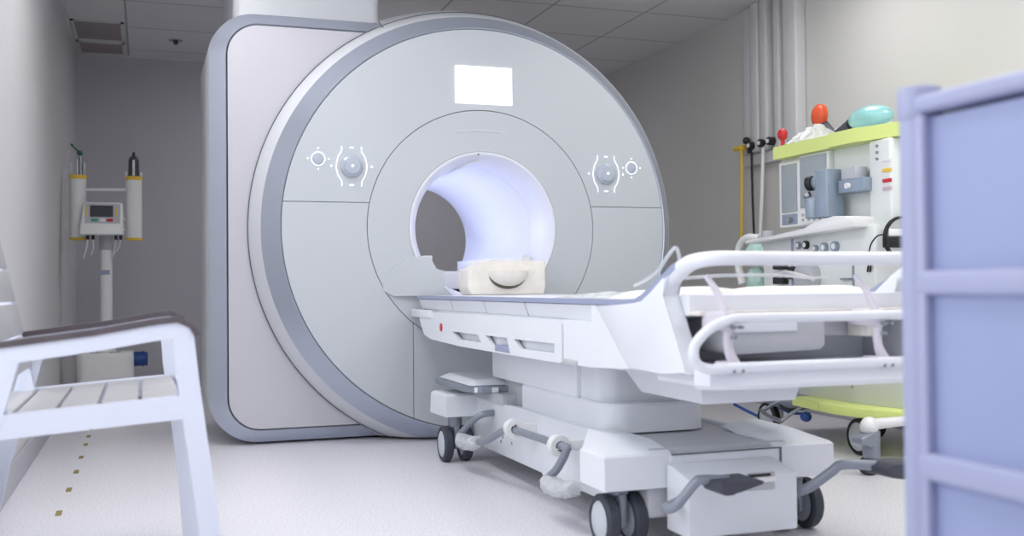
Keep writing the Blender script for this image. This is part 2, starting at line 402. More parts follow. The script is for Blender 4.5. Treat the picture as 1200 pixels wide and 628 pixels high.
dial(.867, 1.238, True); dial(2.098, 1.237, True); dial(.72, 1.268, False); dial(2.234, 1.27, False)
# crown seam, and the duct cover on top
MB().tube([(1.035,4.80,1.944),(1.05,4.75,1.90),(1.065,4.697,1.872)], .003, 6).build('crown_seam', 'seam', mri)
MB().loft([[(x,y,1.93) for x,y in rrect(.39,1.078,4.97,5.66,.04,6)], [(x,y,ZC-.001) for x,y in rrect(.39,1.078,4.97,5.66,.04,6)]]).build('duct_cover', 'shell', mri, 'white square duct cover rising to the ceiling')

# ------------------------------------------------------------------ patient table
tb = thing('patient_table', (cx, 3.3, 0), 'white wheeled MRI patient table docked to the scanner, with push bar and foot pedals', 'patient table')
TX = 2*cx
def both(f):     # build a side part and its mirror image
    for s in (0, 1): f(lambda x: x if not s else TX-x)
MB().box(1.172, TX-1.172, 2.19, 4.5, .652, .664, .003).build('tabletop', 'tablewhite', tb)
def ebar(mx):
    pts = [(mx(1.152),4.502,.6575),(mx(1.152),2.40,.6575),(mx(1.152),2.33,.660),(mx(1.152),2.29,.671),(mx(1.152),2.239,.693),(mx(1.152),2.173,.721),(mx(1.152),2.125,.743)]
    MB().bar(pts, .034, .014).build('edge_rail', 'rail', tb)
both(ebar)
YS = [4.50, 4.0, 3.57, 3.14, 2.585]
def band(mx):
    for a, b in zip(YS, YS[1:]):
        poly = [(mx(1.142),.649),(mx(1.157),.605),(mx(1.22),.605),(mx(1.22),.649)]
        g = .006
        MB().prism('Y', poly, b+g, a-g, bevel=.0015, seg=1).build('side_rail_cover', 'tablewhite', tb)
    MB().box(*sorted((mx(1.1605),mx(1.215))), 2.60, 4.49, .603, .648).build('seam_backing', 'seam', tb)
both(band)
def cover(mx):
    outer = [(4.163,.597),(2.819,.602),(2.805,.59),(2.805,.482),(2.83,.477),(3.462,.475),(3.846,.474),(4.261,.483),(4.379,.497),(4.452,.556),(4.452,.597)]
    holes = [[(3.941,.527),(3.609,.528),(3.568,.501),(3.857,.499)], [(3.522,.529),(3.288,.530),(3.257,.480),(3.43,.480),(3.47,.503)], [(3.221,.529),(2.862,.532),(2.862,.503),(3.166,.500)]]
    MB().prism('X', outer, mx(1.134), mx(1.15), holes=holes).build('side_cover', 'tablewhite', tb)
    MB().box(*sorted((mx(1.137),mx(1.152))), 3.262, 3.425, .480, .502, .002).build('latch', 'rail', tb, 'blue-grey latch')
    MB().box(*sorted((mx(1.132),mx(1.15))), 2.70, 2.80, .478, .492, .002).build('clip', 'tablegrey', tb)
    MB().prism('X', [(4.597,.604),(4.30,.604),(4.244,.588),(4.244,.572),(4.582,.569)], mx(1.128), mx(1.15), bevel=.003).build('end_handle', 'tablewhite', tb)
    MB().cyl((mx(1.1305),4.10,.538), (mx(1.136),4.10,.538), .016, n=14).build('marker_sticker', 'red', tb, 'small red mark')
both(cover)
# hull core and rear side panels
MB().box(1.158, TX-1.158, 2.45, 4.42, .482, .606, .004).build('bed_frame', 'tablewhite', tb)
def rear(mx):
    MB().prism('X', [(2.802,.602),(2.802,.478),(2.60,.480),(2.372,.492),(2.578,.649),(2.60,.649),(2.60,.602)], mx(1.139), mx(1.17)).build('rear_side_panel', 'tablewhite', tb)
    MB().prism('X', [(2.574,.650),(2.368,.492),(2.20,.494),(2.062,.500),(2.183,.676),(2.142,.737),(2.173,.712),(2.239,.684),(2.29,.662),(2.33,.651)][::-1], mx(1.134), mx(1.176), bevel=.006).build('flared_side_panel', 'tablewhite', tb)
both(rear)
# lower hull (boat shaped) and column
MB().loft([[(1.30,2.95,.484),(TX-1.30,2.95,.484),(TX-1.30,2.36,.484),(1.30,2.36,.484)],[(1.325,2.80,.463),(TX-1.325,2.80,.463),(TX-1.325,2.355,.463),(1.325,2.355,.463)],
           [(1.345,2.72,.395),(TX-1.345,2.72,.395),(TX-1.345,2.365,.395),(1.345,2.365,.395)]]).build('lower_hull', 'tablewhite', tb)
MB().loft([[(x,y,.352) for x,y in rrect(1.285,1.60,2.87,3.80,.07,8)],[(x,y,.483) for x,y in rrect(1.285,1.60,2.87,3.80,.07,8)]]).build('column', 'tablewhite', tb)
MB().box(1.268, 1.66, 3.02, 3.855, .352, .483, .006).build('column_shroud', 'tablewhite', tb)
cb = lambda d: [(1.27+d,3.52),(1.27+d,2.87)]+[(1.27+.08-(.08-d)*math.cos(PI/2*k/8),2.87-(.08-d)*math.sin(PI/2*k/8)) for k in range(1,9)]+[(1.61-.08+(.08-d)*math.sin(PI/2*k/8),2.87-(.08-d)*math.cos(PI/2*k/8)) for k in range(0,9)]+[(1.61-d,3.52)]
MB().loft([[(x,y,z) for x,y in cb(d)] for d,z in ((0,.268),(0,.345),(.005,.352))]).build('column_base', 'tablewhite', tb)
MB().box(1.30, 1.60, 3.53, 3.80, .262, .350, .004).build('lift_housing', 'tablegrey', tb)
MB().box(1.255, 1.275, 3.05, 3.50, .264, .270).build('column_slot', 'seam', tb)
# base
MB().box(1.262, TX-1.262, 2.52, 4.16, .078, .262, .01).build('base_plate', 'tablegrey', tb)
def skirt(mx):
    MB().prism('X', [(2.60,.078),(4.05,.074),(4.05,.262),(3.93,.284),(3.82,.286),(3.66,.266),(3.55,.270),(2.60,.276)], mx(1.25), mx(1.275), bevel=.005).build('base_skirt', 'tablewhite', tb)
    # near corner cap: chamfered shoulder over a deep apron
    x0, x1, y0, y1 = mx(1.128), mx(1.322), 2.5, 2.665
    MB().loft([[(x0,y1,.163),(x0,y0,.163),(x1,y0,.163),(x1,y1,.163)],[(x0,y1,.250),(x0,y0,.250),(x1,y0,.250),(x1,y1,.250)],
               [(mx(1.136),y1,.257),(mx(1.136),y0+.008,.257),(x1,y0+.008,.257),(x1,y1,.257)],[(mx(1.205),2.78,.291),(mx(1.205),2.62,.289),(x1,2.62,.275),(x1,2.78,.275)]]).build('corner_cap', 'tablewhite', tb)
    x0, x1, y0, y1 = mx(1.124), mx(1.258), 4.0, 4.235
    MB().loft([[(x0-.004*(1 if mx(0)==0 else -1),y1,.182),(x0,y0,.186),(x1,y0,.186),(x1,y1,.182)],[(x0,y1,.262),(x0,y0,.268),(x1,y0,.268),(x1,y1,.262)],
               [(mx(1.134),y1-.01,.272),(mx(1.134),y0+.01,.276),(x1,y0+.01,.278),(x1,y1-.01,.274)]]).build('corner_cap', 'tablewhite', tb)
both(skirt)
for y, z in ((3.52,.155),(3.50,.175),(3.40,.165)): MB().cyl((1.2485,y+.18,z-.03),(1.252,y+.18,z-.03),.006,n=8).build('screw', 'tube', tb)
MB().prism('Z', [(1.15,4.26),(1.15,3.86),(1.19,3.76),(TX-1.19,3.76),(TX-1.15,3.86),(TX-1.15,4.26)], .298, .324, bevel=.005).build('rear_tray_base', 'tube', tb, 'grey lower half of the tray')
MB().hexa([(1.16,3.80,.325),(TX-1.16,3.80,.325),(TX-1.16,4.25,.325),(1.16,4.25,.325)],[(1.20,3.84,.344),(TX-1.20,3.84,.344),(TX-1.20,4.22,.344),(1.20,4.22,.344)],.004).build('rear_tray', 'tablewhite', tb)
MB().hexa([(1.172,3.78,.301),(1.26,3.752,.301),(1.26,3.77,.301),(1.18,3.80,.301)],[(1.172,3.78,.320),(1.26,3.752,.320),(1.26,3.77,.320),(1.18,3.80,.320)],.002).build('tray_button', 'white', tb)
MB().box(1.24, TX-1.24, 3.66, 4.18, .262, .300, .003).build('tray_riser', 'tablegrey', tb)
# front housing with recessed grip
MB().box(1.322, 1.66, 2.494, 2.50, .2475, .2505).box(1.655, 1.660, 2.494, 2.498, .20, .2475).build('front_seam', 'seam', tb)
MB().box(1.318, 1.66, 2.497, 2.53, .165, .248, .002).build('front_recess', 'tablewhite', tb)
fb = MB().hexa([(1.305,2.38,.052),(1.632,2.38,.052),(1.632,2.50,.052),(1.305,2.50,.052)],[(1.305,2.38,.203),(1.632,2.38,.203),(1.632,2.497,.228),(1.305,2.497,.228)],.006)
fb.build('front_housing', 'tablewhite', tb)
MB().box(1.476, 1.560, 2.376, 2.381, .163, .209, .002).build('grip_recess', 'tablegrey', tb)
MB().box(1.480, 1.545, 2.373, 2.377, .199, .206).build('grip_slot', 'black', tb)
MB().box(1.484, 1.558, 2.366, 2.378, .184, .198, .002).build('grip', 'white', tb)
# casters
def caster(x, y, name='caster'):
    c = MB().cyl((x,y,.14), (x,y,.19), .028, n=16)
    c.box(x-.012, x+.012, y-.035, y+.045, .05, .145, .008)
    c = c.build(name, 'tube', tb)
    for s in (-1, 1):
        xa = x+s*.022; xb = x+s*.060
        w = MB().lathe([(xa,.052),(xa,.064),(xa+s*.006,.071),(xb-s*.008,.071),(xb-s*.002,.066),(xb,.056),(xb-s*.003,.054),(xa+s*.003,.052)], (y,.071), 'X', 32).build('tyre', 'dark', c)
        MB().lathe([(xa+s*.004,.0001),(xa+s*.004,.0525),(xb-s*.004,.0525),(xb,.045),(xb+s*.002,.0001)], (y,.071), 'X', 32).build('wheel', 'hub', c)
for y, dx in ((2.585,1.205),(4.08,1.182)):
    for x in (dx, TX-dx): caster(x, y)
# left brake bar: grey rod with two wrapped cranks, held by two brackets
def brake(mx):
    rod = [(mx(1.265),3.79,.222),(mx(1.19),3.78,.214),(mx(1.155),3.87,.150),(mx(1.15),3.90,.122),(mx(1.15),3.80,.118),(mx(1.15),3.58,.150),(mx(1.165),3.42,.205),(mx(1.172),3.32,.218),(mx(1.172),2.91,.224),(mx(1.168),2.86,.218),(mx(1.155),2.90,.160),(mx(1.145),2.945,.126),(mx(1.142),2.92,.118),(mx(1.142),2.75,.118)]
    b = MB().tube(rod, .0125, 14, 5).build('brake_bar', 'tube', tb, 'grey foot brake bar')
    for y in (3.335, 2.93):
        MB().lathe([(y-.018,.016),(y-.018,.032),(y+.018,.032),(y+.018,.016)], (mx(1.172),.222), 'Y', 28).build('bar_bracket', 'white', tb)
        MB().box(*sorted((mx(1.178),mx(1.253))), y-.016, y+.016, .206, .238, .004).build('bar_mount', 'white', tb)
    for pts in ([(mx(1.158),3.90,.13),(mx(1.148),3.86,.112),(mx(1.148),3.74,.118),(mx(1.15),3.66,.135)], [(mx(1.15),2.965,.125),(mx(1.142),2.93,.108),(mx(1.14),2.83,.112),(mx(1.14),2.73,.13)]):
        w = MB().tube(pts, .024, 18, 8, radii=[.018,.028,.026,.019])
        for v in w.bm.verts: v.co += Vector((random.uniform(-1,1),random.uniform(-1,1),random.uniform(-1,1)))*.0035
        w.build('plastic_wrap', 'film2', b, 'crumpled clear plastic wrap')
both(brake)
# foot pedals at the end
def pedal(mx, side):
    a = MB().tube([(mx(1.315),2.44,.140),(mx(1.262),2.40,.138),(mx(1.235),2.37,.139),(mx(1.245),2.335,.15),(mx(1.285),2.31,.208),(mx(1.305),2.305,.217),(mx(1.375),2.30,.212)], .0125, 14, 5).build('pedal_lever', 'tube', tb)
    pts = [(mx(1.318),.220),(mx(1.425),.221),(mx(1.440),.214),(mx(1.432),.207),(mx(1.372),.198),(mx(1.352),.187),(mx(1.328),.187),(mx(1.315),.203)]
    MB().prism('Y', pts if side else pts[::-1], 2.235, 2.335, bevel=.004).build('pedal_pad', 'pedal', a, 'dark ribbed pedal pad')
pedal(lambda x: x, 0)
a = MB().tube([(1.63,2.46,.140),(1.655,2.39,.150),(1.70,2.33,.205),(1.72,2.31,.226),(1.79,2.29,.224),(1.85,2.28,.218)], .0135, 14, 5).build('pedal_lever', 'tube', tb)
MB().prism('Y', [(1.785,.222),(1.81,.236),(1.915,.232),(1.93,.218),(1.89,.202),(1.84,.195),(1.80,.202)][::-1], 2.215, 2.315, bevel=.004).build('pedal_pad', 'pedal', a, 'dark ribbed pedal pad')
# push bar
pb = [(1.157,2.26,.672),(1.157,2.19,.706),(1.157,2.125,.737),(1.160,2.075,.752),(1.185,2.03,.758),(1.24,2.01,.758)]
pb = pb+[(1.40,2.005,.757),(cx,2.005,.757)]
pb = pb+[(TX-x,y,z) for x,y,z in pb[-2::-1]]
MB().tube(pb, .0158, 16, 6, radii=[.012,.019,.020,.018,.0165]+[.0158]*(len(pb)-10)+[.0165,.018,.020,.019,.012]).build('push_bar', 'tablewhite', tb)
# foot end wall, tray, lower lip
MB().box(1.176, TX-1.176, 2.13, 2.175, .628, .678, .004).build('end_board', 'tablewhite', tb)
MB().box(1.178, TX-1.178, 2.085, 2.14, .630, .640, .003).build('end_strip', 'cream', tb)
MB().box(1.176, TX-1.176, 2.30, 2.32, .50, .64, .002).build('end_wall', 'tablewhite', tb)
MB().box(1.176, TX-1.176, 2.06, 2.30, .493, .502, .002).build('end_floor', 'tablegrey', tb)
bx = MB().prism('Y', [(1.245,.552),(1.255,.542),(1.48,.548),(1.492,.558),(1.492,.618),(1.245,.618)], 2.06, 2.26, bevel=.002).build('control_box', 'tablegrey', tb)
MB().box(1.25, 1.415, 2.056, 2.061, .592, .616, .001).build('box_door', 'tablewhite', bx)
MB().box(1.50, 1.60, 2.12, 2.26, .575, .618, .003).build('connector_block', 'tablegrey', tb)
MB().box(1.60, 1.645, 2.06, 2.12, .575, .62, .003).build('connector_post', 'cream', tb)
lip = [(x,y) for x,y in rrect(1.134, TX-1.134, 1.985, 2.30, .03, 6, rs=(.02,.02,.02,.02))]
lp2 = [(1.18,2.30),(1.18,2.062),(1.145,2.055),(1.165,2.02),(1.24,2.0),(TX-1.24,2.0),(TX-1.165,2.02),(TX-1.145,2.055),(TX-1.18,2.062),(TX-1.18,2.30)]
MB().loft([[(x+(cx-x)*.03,y+.010,.468) for x,y in lp2],[(x,y,.478) for x,y in lp2],[(x,y,.514) for x,y in lp2]]).build('end_lip', 'tablewhite', tb)
# rail loop at the foot end
rl = [(1.25,2.00,.626),(1.20,2.00,.622),(1.155,2.0,.605),(1.118,2.0,.570),(1.118,2.0,.535),(1.15,2.0,.518),(1.21,1.995,.519)]
full = [(cx,2.0,.626)]+rl+[(cx,1.995,.519)]
full = full+[(TX-x,y,z) for x,y,z in full[-2:0:-1]]+[full[0]]
MB().tube(full, .0115, 14, 5).build('end_rail', 'tablewhite', tb)
for x in (1.205, 1.60):
    b = MB().tube([(x-.03,2.05,.72),(x-.012,2.03,.68),(x,2.012,.626),(x+.002,2.012,.56),(x+.018,2.008,.52)], .010, 10, 5, radii=[.006,.008,.011,.010,.014])
    b.box(x-.014, x+.014, 2.0, 2.10, .60, .64, .004).box(x-.006, x+.03, 1.995, 2.06, .503, .53, .004)
    b.build('rail_bracket', 'bracket', tb)
    s_ = MB()
    for dx, dz in ((.004,.607),(.022,.607),(.004,.585),(.0,.512),(.022,.512)): s_.cyl((x+dx,1.984,dz),(x+dx,2.0,dz),.004,n=8)
    s_.build('bolt', 'tube', tb)

# ------------------------------------------------------------------ things lying on the table
hs = thing('head_support', (1.50, 4.4, .664), 'white block-shaped head support on the scanner end of the patient table', 'head support')
p = [(1.335,.664),(1.67,.664),(1.678,.70),(1.678,.812),(1.60,.815),(1.42,.815),(1.385,.81),(1.36,.782),(1.322,.778),(1.318,.70)]
MB().prism('Y', p, 4.33, 4.49, bevel=.008, seg=3).build('support_block', 'cream', hs)
cu = MB().ball((1.500,4.335,.757), (.089,.045,.068), 28).cut((0,0,.762), (0,0,1))
cu.build('head_cup', 'brown', hs, 'brown curved underside of the cup')
cu = MB().ball((1.500,4.328,.771), (.093,.066,.072), 28).cut((0,0,.770), (0,0,1))
cu.build('head_pad', 'cream', hs, 'cream curved head pad')
def cloth(x0, x1, y0, y1, z0, hf, n=30, thick=.004):
    b = bmesh.new(); V = [[b.verts.new((x0+(x1-x0)*i/n, y0+(y1-y0)*j/n, z0+hf(i/n, j/n))) for j in range(n+1)] for i in range(n+1)]
    for i in range(n):
        for j in range(n): b.faces.new((V[i][j], V[i+1][j], V[i+1][j+1], V[i][j+1]))
    W = [[b.verts.new((x0+(x1-x0)*i/n, y0+(y1-y0)*j/n, z0)) for j in (0,n)] for i in range(n+1)]
    m = MB(); 
    r = bmesh.ops.extrude_face_region(b, geom=list(b.faces))
    for e in r['geom']:
        if isinstance(e, bmesh.types.BMVert): e.co.z = z0
    bmesh.ops.delete(b, geom=[v for row in W for v in row], context='VERTS')
    bmesh.ops.recalc_face_normals(b, faces=b.faces)
    return m._merge(b)
def ph(u, v):
    e = min(1, 6*u, 6*(1-u), 6*v, 6*(1-v)); e = math.sin(e*PI/2)
    return .002+e*(.022+.005*math.sin(7*u+2*v)+.003*math.sin(17*u-5*v)+.012*max(0,(u-.75)*4))
solo(cloth(1.20, 1.76, 2.18, 2.62, .6645, ph, 36), 'pillow', 'sheet', (1.48,2.4,.6645), 'flat rumpled white pillow on the foot end of the patient table', 'pillow')
def bh(u, v):
    e = min(1, 5*u, 5*(1-u), 5*v, 5*(1-v)); return .001+e*(.010+.005*math.sin(9*u+4*v)+.003*math.sin(23*v))
solo(cloth(1.18, 1.40, 2.66, 2.98, .6645, bh, 26), 'plastic_bag', 'film2', (1.29,2.8,.6645), 'small crumpled clear plastic bag on the patient table', 'bag')
tu = MB().tube([(1.22,2.50,.700),(1.20,2.40,.712),(1.185,2.30,.735),(1.178,2.235,.768),(1.188,2.215,.788),(1.20,2.22,.772),(1.225,2.26,.735),(1.26,2.32,.712)], .0045, 8, 6)
solo(tu, 'clear_tube', 'clear', (1.21,2.35,.70), 'thin clear plastic tube looping up into a point beside the push bar', 'tube')
tu = MB().tube([(1.22,2.24,.716),(1.32,2.22,.722),(1.48,2.24,.722),(1.62,2.30,.716),(1.72,2.36,.718)], .004, 8, 6)
solo(tu, 'clear_tube', 'clear', (1.47,2.25,.712), 'long clear plastic tube lying across the white pillow', 'tube')

# ------------------------------------------------------------------ injector stand
st = thing('injector_stand', (-.21, 6.45, 0), 'contrast injector on a white pole stand with two upright yellow-banded cylinders, by the back wall', 'injector')
bp = [(x,y) for x,y in rrect(-.361,-.057,6.30,6.60,.06,8)]
MB().loft([[(x,y,.075) for x,y in bp],[(x,y,.335) for x,y in bp],[(-.209+(x+.209)*.96,6.45+(y-6.45)*.96,.347) for x,y in bp]]).build('base_cabinet', 'white', st)
MB().cyl((-.205,6.42,.345),(-.205,6.42,.43),.055,.042,20).build('pole_collar', 'white', st)
MB().cyl((-.205,6.42,.40),(-.205,6.42,1.01),.033,n=20).build('pole', 'white', st)
MB().cyl((-.205,6.42,.93),(-.205,6.42,1.04),.038,n=20,bevel=.004).build('pole_clamp', 'tablegrey', st)
MB().box(-.235,-.185,6.3865,6.3885,.79,.815).build('pole_sticker', 'rail', st)
MB().cyl((-.37,6.45,1.275),(-.04,6.45,1.282),.009,n=12).build('cross_bar', 'white', st)
for (x, zt) in ((-.355,1.345),(-.056,1.35)):
    c = MB().cyl((x,6.45,1.0),(x,6.45,1.345),.0445,n=28).build('cylinder', 'white', st)
    MB().cyl((x,6.45,1.335),(x,6.45,1.357),.0465,n=28).build('yellow_band', 'yellow', c, 'yellow upper band')
    MB().cyl((x,6.45,.988),(x,6.45,1.002),.0465,n=28).build('yellow_band', 'yellow', c, 'yellow lower band')
# syringe heads
MB().cyl((-.34,6.45,1.355),(-.34,6.45,1.47),.010,n=12).cyl((-.36,6.45,1.355),(-.36,6.45,1.45),.006,n=10).build('plunger', 'steel', st)
for dx in (-.036, .03): MB().box(-.352+dx-.007,-.352+dx+.007,6.44,6.46,1.355,1.43,.003).build('clamp_arm', 'tablegrey', st)
MB().ball((-.345,6.45,1.485),.016,14).tube([(-.345,6.45,1.49),(-.37,6.44,1.51),(-.385,6.43,1.525)],.005,8,3).ball((-.385,6.43,1.528),.009,10).build('green_valve', 'green', st)
MB().cyl((-.056,6.45,1.355),(-.056,6.45,1.45),.032,.030,20).ball((-.056,6.45,1.45),(.03,.03,.03),16).build('syringe_sleeve', 'lcd', st, 'dark smoked syringe sleeve')
MB().cyl((-.056,6.45,1.45),(-.056,6.45,1.50),.012,.007,12).build('syringe_tip', 'black', st)
MB().box(-.062,-.050,6.412,6.417,1.36,1.45,.001).build('plunger', 'white', st)
for dx in (-.04, .04): MB().box(-.056+dx-.006,-.056+dx+.006,6.44,6.46,1.355,1.385,.003).build('clamp_arm', 'white', st)
# monitor head, tilted back
hd = MB().hexa([(-.342,6.26,1.01),(-.108,6.26,1.01),(-.108,6.40,1.01),(-.342,6.40,1.01)],[(-.322,6.33,1.197),(-.115,6.33,1.197),(-.115,6.42,1.197),(-.322,6.42,1.197)],.012).build('monitor', 'white', st)
def onhead(x, z, e=0): return (x, 6.26+.07*(z-1.01)/.187-.001-e, z)
def hplate(x0,x1,z0,z1,e,m,nm,par):
    return MB().hexa([onhead(x0,z0,e),onhead(x1,z0,e),onhead(x1,z1,e),onhead(x0,z1,e)],[onhead(x0,z0,-.003),onhead(x1,z0,-.003),onhead(x1,z1,-.003),onhead(x0,z1,-.003)]).build(nm,m,par)
hplate(-.312,-.128,1.075,1.188,.001,'tablegrey','bezel',hd)
hplate(-.286,-.165,1.112,1.178,.003,'lcd','screen',hd)
hplate(-.28,-.245,1.085,1.102,.003,'keyg','green_key',hd); hplate(-.198,-.165,1.085,1.102,.003,'red','red_key',hd); hplate(-.232,-.206,1.085,1.102,.003,'white','key',hd)
for x in (-.302,-.148): hplate(x-.004,x+.004,1.12,1.17,.003,'yellow','side_mark',hd)
for x in (-.298,-.270,-.150,-.125): MB().cyl((x,6.31,.985),(x,6.31,1.012),.009,n=10).build('cable_plug', 'black', hd)
for pts in ([(-.298,6.31,.985),(-.305,6.30,.93),(-.32,6.30,.88)],[(-.270,6.31,.985),(-.268,6.30,.94),(-.28,6.32,.90)],[(-.150,6.31,.985),(-.158,6.31,.93),(-.165,6.33,.89)],[(-.125,6.31,.985),(-.135,6.31,.94),(-.16,6.34,.91)]):
    MB().tube(pts,.003,6,4).build('cable', 'white', hd)
MB().cyl((-.098,6.36,1.10),(-.118,6.36,1.10),.014,n=12).cyl((-.098,6.36,1.04),(-.118,6.36,1.04),.01,n=12).build('side_knob', 'tablegrey', hd)
MB().tube([(-.40,6.45,1.50),(-.43,6.44,1.35),(-.43,6.44,1.1),(-.41,6.43,.95),(-.37,6.42,.84),(-.33,6.41,.80)],.0018,6,6).build('thin_line', 'clear', st)
MB().box(-.19,-.13,6.32,6.45,.347,.353,.002).build('cabinet_lid', 'tablegrey', st)
for x,y in ((-.27,6.36),(-.31,6.38)): MB().cyl((x,y,.346),(x,y,.39),.012,n=12).build('bottle_peg', 'tablegrey', st)
# blue plug with bracket on the cabinet side
MB().cyl((-.058,6.40,.305),(.018,6.40,.305),.042,.040,20,bevel=.004).cyl((-.012,6.40,.305),(-.004,6.40,.305),.046,n=20).build('blue_plug', 'blue', st, 'blue round power plug')
for x in (-.34,-.01): MB().bar([(-.28 if x < -.1 else -.12,6.40,.066),(x,6.00,.066)], .03, .016).build('foot', 'white', st)
for x, y in ((-.34,5.99),(-.01,5.99),(-.33,6.57),(-.09,6.57)):
    c = MB().box(x-.02,x+.02,y-.02,y+.02,.055,.078,.004).build('caster', 'tube', st)
    MB().cyl((x-.014,y,.032),(x+.014,y,.032),.032,n=20,bevel=.004).build('wheel', 'black', c)
wb = thing('cable_box', (.02, 6.75, 0), 'small pink and white box on the floor against the injector stand', 'box')
MB().box(-.03,.10,6.68,6.82,.0,.17,.01).build('box_body', 'pink', wb); MB().box(-.01,.08,6.676,6.682,.09,.14).build('box_label', 'white', wb)

# ------------------------------------------------------------------ chair
ch = thing('chair', (-.1, 2.75, 0), 'white metal armchair with grey slatted seat and brown armrest tops, by the left wall', 'chair')
YN, YFR = 2.40, 3.03
for y, s in ((YN, -1), (YFR, 1)):
    dz = 0
    sd = 'near' if s < 0 else 'far'
    MB().cyl((.150 if s < 0 else .122,y,.0),(.150 if s < 0 else .122,y,.012),.024,n=14).build('foot_glide', 'black', ch)
    fl = [(.078,.61),(.090,.50),(.103,.40),(.130,.20),(.150,.004)] if s < 0 else [(.062,.61),(.070,.50),(.083,.40),(.107,.20),(.122,.004)]
    MB().bar([(x,y,z) for x,z in fl], .03, .045, up=(1,0,0)).build('front_leg', 'chair', ch)
    MB().bar([(-.266,y,.565),(-.305,y,.42),(-.355,y,.25),(-.405,y,.004)], .03, .045, up=(1,0,0)).build('rear_leg', 'chair', ch)
    MB().bar([(-.38,y,.553),(-.10,y,.588),(.02,y,.607),(.062,y,.612),(.094,y,.600)], .032, .034).build('arm_frame', 'chair', ch)
    MB().bar([(-.39,y,.576),(-.10,y,.611),(.02,y,.631),(.068,y,.636),(.096,y,.622),(.110,y,.600)], .044, .013).build('armrest', 'arm', ch, 'brown armrest top')
    MB().bar([(-.30,y,.418),(.102,y,.446)], .028, .05).build('side_rail', 'chair', ch)
MB().box(.055,.095,YN,YFR,.415,.452,.004).build('front_rail', 'chair', ch)
MB().box(-.30,-.27,YN,YFR,.40,.43,.004).build('rear_rail', 'chair', ch)
# seat slats run across the chair
xs = [-.345,-.262,-.178,-.094,-.010,.074]
for a, b in zip(xs, xs[1:]):
    z = lambda x: .440+.0698*(x+.30)
    g = .004
    MB().hexa([(a+g,YN-.01,z(a)-.012),(b-g,YN-.01,z(b)-.012),(b-g,YFR+.01,z(b)-.012),(a+g,YFR+.01,z(a)-.012)],[(a+g,YN-.01,z(a)),(b-g,YN-.01,z(b)),(b-g,YFR+.01,z(b)),(a+g,YFR+.01,z(a))],.003,2).build('seat_slat', 'slat', ch)
MB().hexa([(.078,YN-.01,.455),(.092,YN-.01,.452),(.092,YFR+.01,.452),(.078,YFR+.01,.455)],[(.078,YN-.01,.467),(.094,YN-.01,.466),(.094,YFR+.01,.466),(.078,YFR+.01,.467)],.002,2).build('seat_edge', 'chair', ch)
# back leans towards the left wall
for s in (-1, 1):
    y = YN+.03 if s < 0 else YFR-.03
    MB().bar([(-.285,y,.44),(-.32,y,.60),(-.372,y,.80),(-.392,y,.87)], .026, .03, up=(1,0,0)).build('back_post', 'chair', ch)
k = 0
zz = [.50,.585,.67,.755,.84]
for a, b in zip(zz, zz[1:]):
    X_ = lambda z: -.288-(z-.44)*.24
    MB().hexa([(X_(a+.004)+.012,YN-.0,a+.004),(X_(a+.004)+.026,YN-.0,a+.004),(X_(a+.004)+.026,YFR,a+.004),(X_(a+.004)+.012,YFR,a+.004)],
              [(X_(b-.004)+.012,YN-.0,b-.004),(X_(b-.004)+.026,YN-.0,b-.004),(X_(b-.004)+.026,YFR,b-.004),(X_(b-.004)+.012,YFR,b-.004)],.003,2).build('back_slat', 'slat', ch)

# ------------------------------------------------------------------ floor markers
DOTS = [(-.256,3.597),(-.252,4.006),(-.250,4.39),(-.252,4.763),(-.253,5.146),(-.254,5.429),(-.256,5.711)]
d0 = None
words = ['nearest the chair', 'second from the chair', 'third from the chair', 'fourth from the chair', 'third from the injector stand', 'second from the injector stand', 'nearest the injector stand']
for (x, y), w in zip(DOTS, words):
    if d0 is None:
        b = MB().box(-.009,.009,-.038,.038,0,.001); o = d0 = b.build('floor_marker', 'tape')
    else:
        o = d0.copy(); C.objects.link(o)
    o.location = (x, y, .0005); tag(o, 'small ochre tape strip on the floor along the left wall, '+w, 'floor marker', 'ochre tape strips on the floor')

# ------------------------------------------------------------------ wall trunking and gas hoses (right wall)
for (y0, y1, dx, w) in ((5.44,5.37,.035,'narrow, furthest from the cart'),(5.325,5.245,.06,'second from the far end'),(5.225,5.155,.06,'third from the far end'),(5.10,5.04,.05,'narrow one beside the widest'),(4.975,4.85,.07,'widest of the row')):
    solo(MB().box(XR-dx, XR, y1, y0, 1.47, ZC-.001, .01), 'wall_trunking', 'pipe', (XR-dx/2,(y0+y1)/2,1.47), 'white vertical pipe casing on the right wall, '+w, 'pipe casing', 'vertical pipe casings on the right wall')
gp = thing('gas_outlet_rail', (3.37, 5.2, 1.49), 'gas outlet rail with dark round valves low on the right wall pipes', 'gas outlets')
MB().box(3.385, 3.42, 4.95, 5.44, 1.40, 1.468, .006).build('rail_plate', 'pipe', gp)
for y in (5.30, 5.19, 5.10): 
    v = MB().cyl((3.385,y,1.51),(3.33,y,1.51),.024,n=18,bevel=.003).build('valve', 'black', gp); MB().cyl((3.33,y,1.51),(3.325,y,1.51),.012,n=14).build('valve_centre', 'white', v)
    MB().cyl((3.41,y,1.46),(3.39,y,1.51),.014,n=12).build('valve_stem', 'steel', gp)
hoses = [('yellow gas hose hanging straight down the right wall', 'yellow', [(3.36,5.42,1.50),(3.36,5.43,1.2),(3.36,5.44,.95),(3.34,5.40,.80)], .009),
         ('thin black gas hose between yellow and white hoses', 'black', [(3.36,5.315,1.49),(3.36,5.31,1.2),(3.355,5.29,.95),(3.33,5.25,.85)], .007),
         ('white gas hose hanging down behind the anaesthesia machine', 'white', [(3.36,5.19,1.50),(3.36,5.215,1.2),(3.36,5.235,1.0),(3.34,5.22,.88)], .010)]
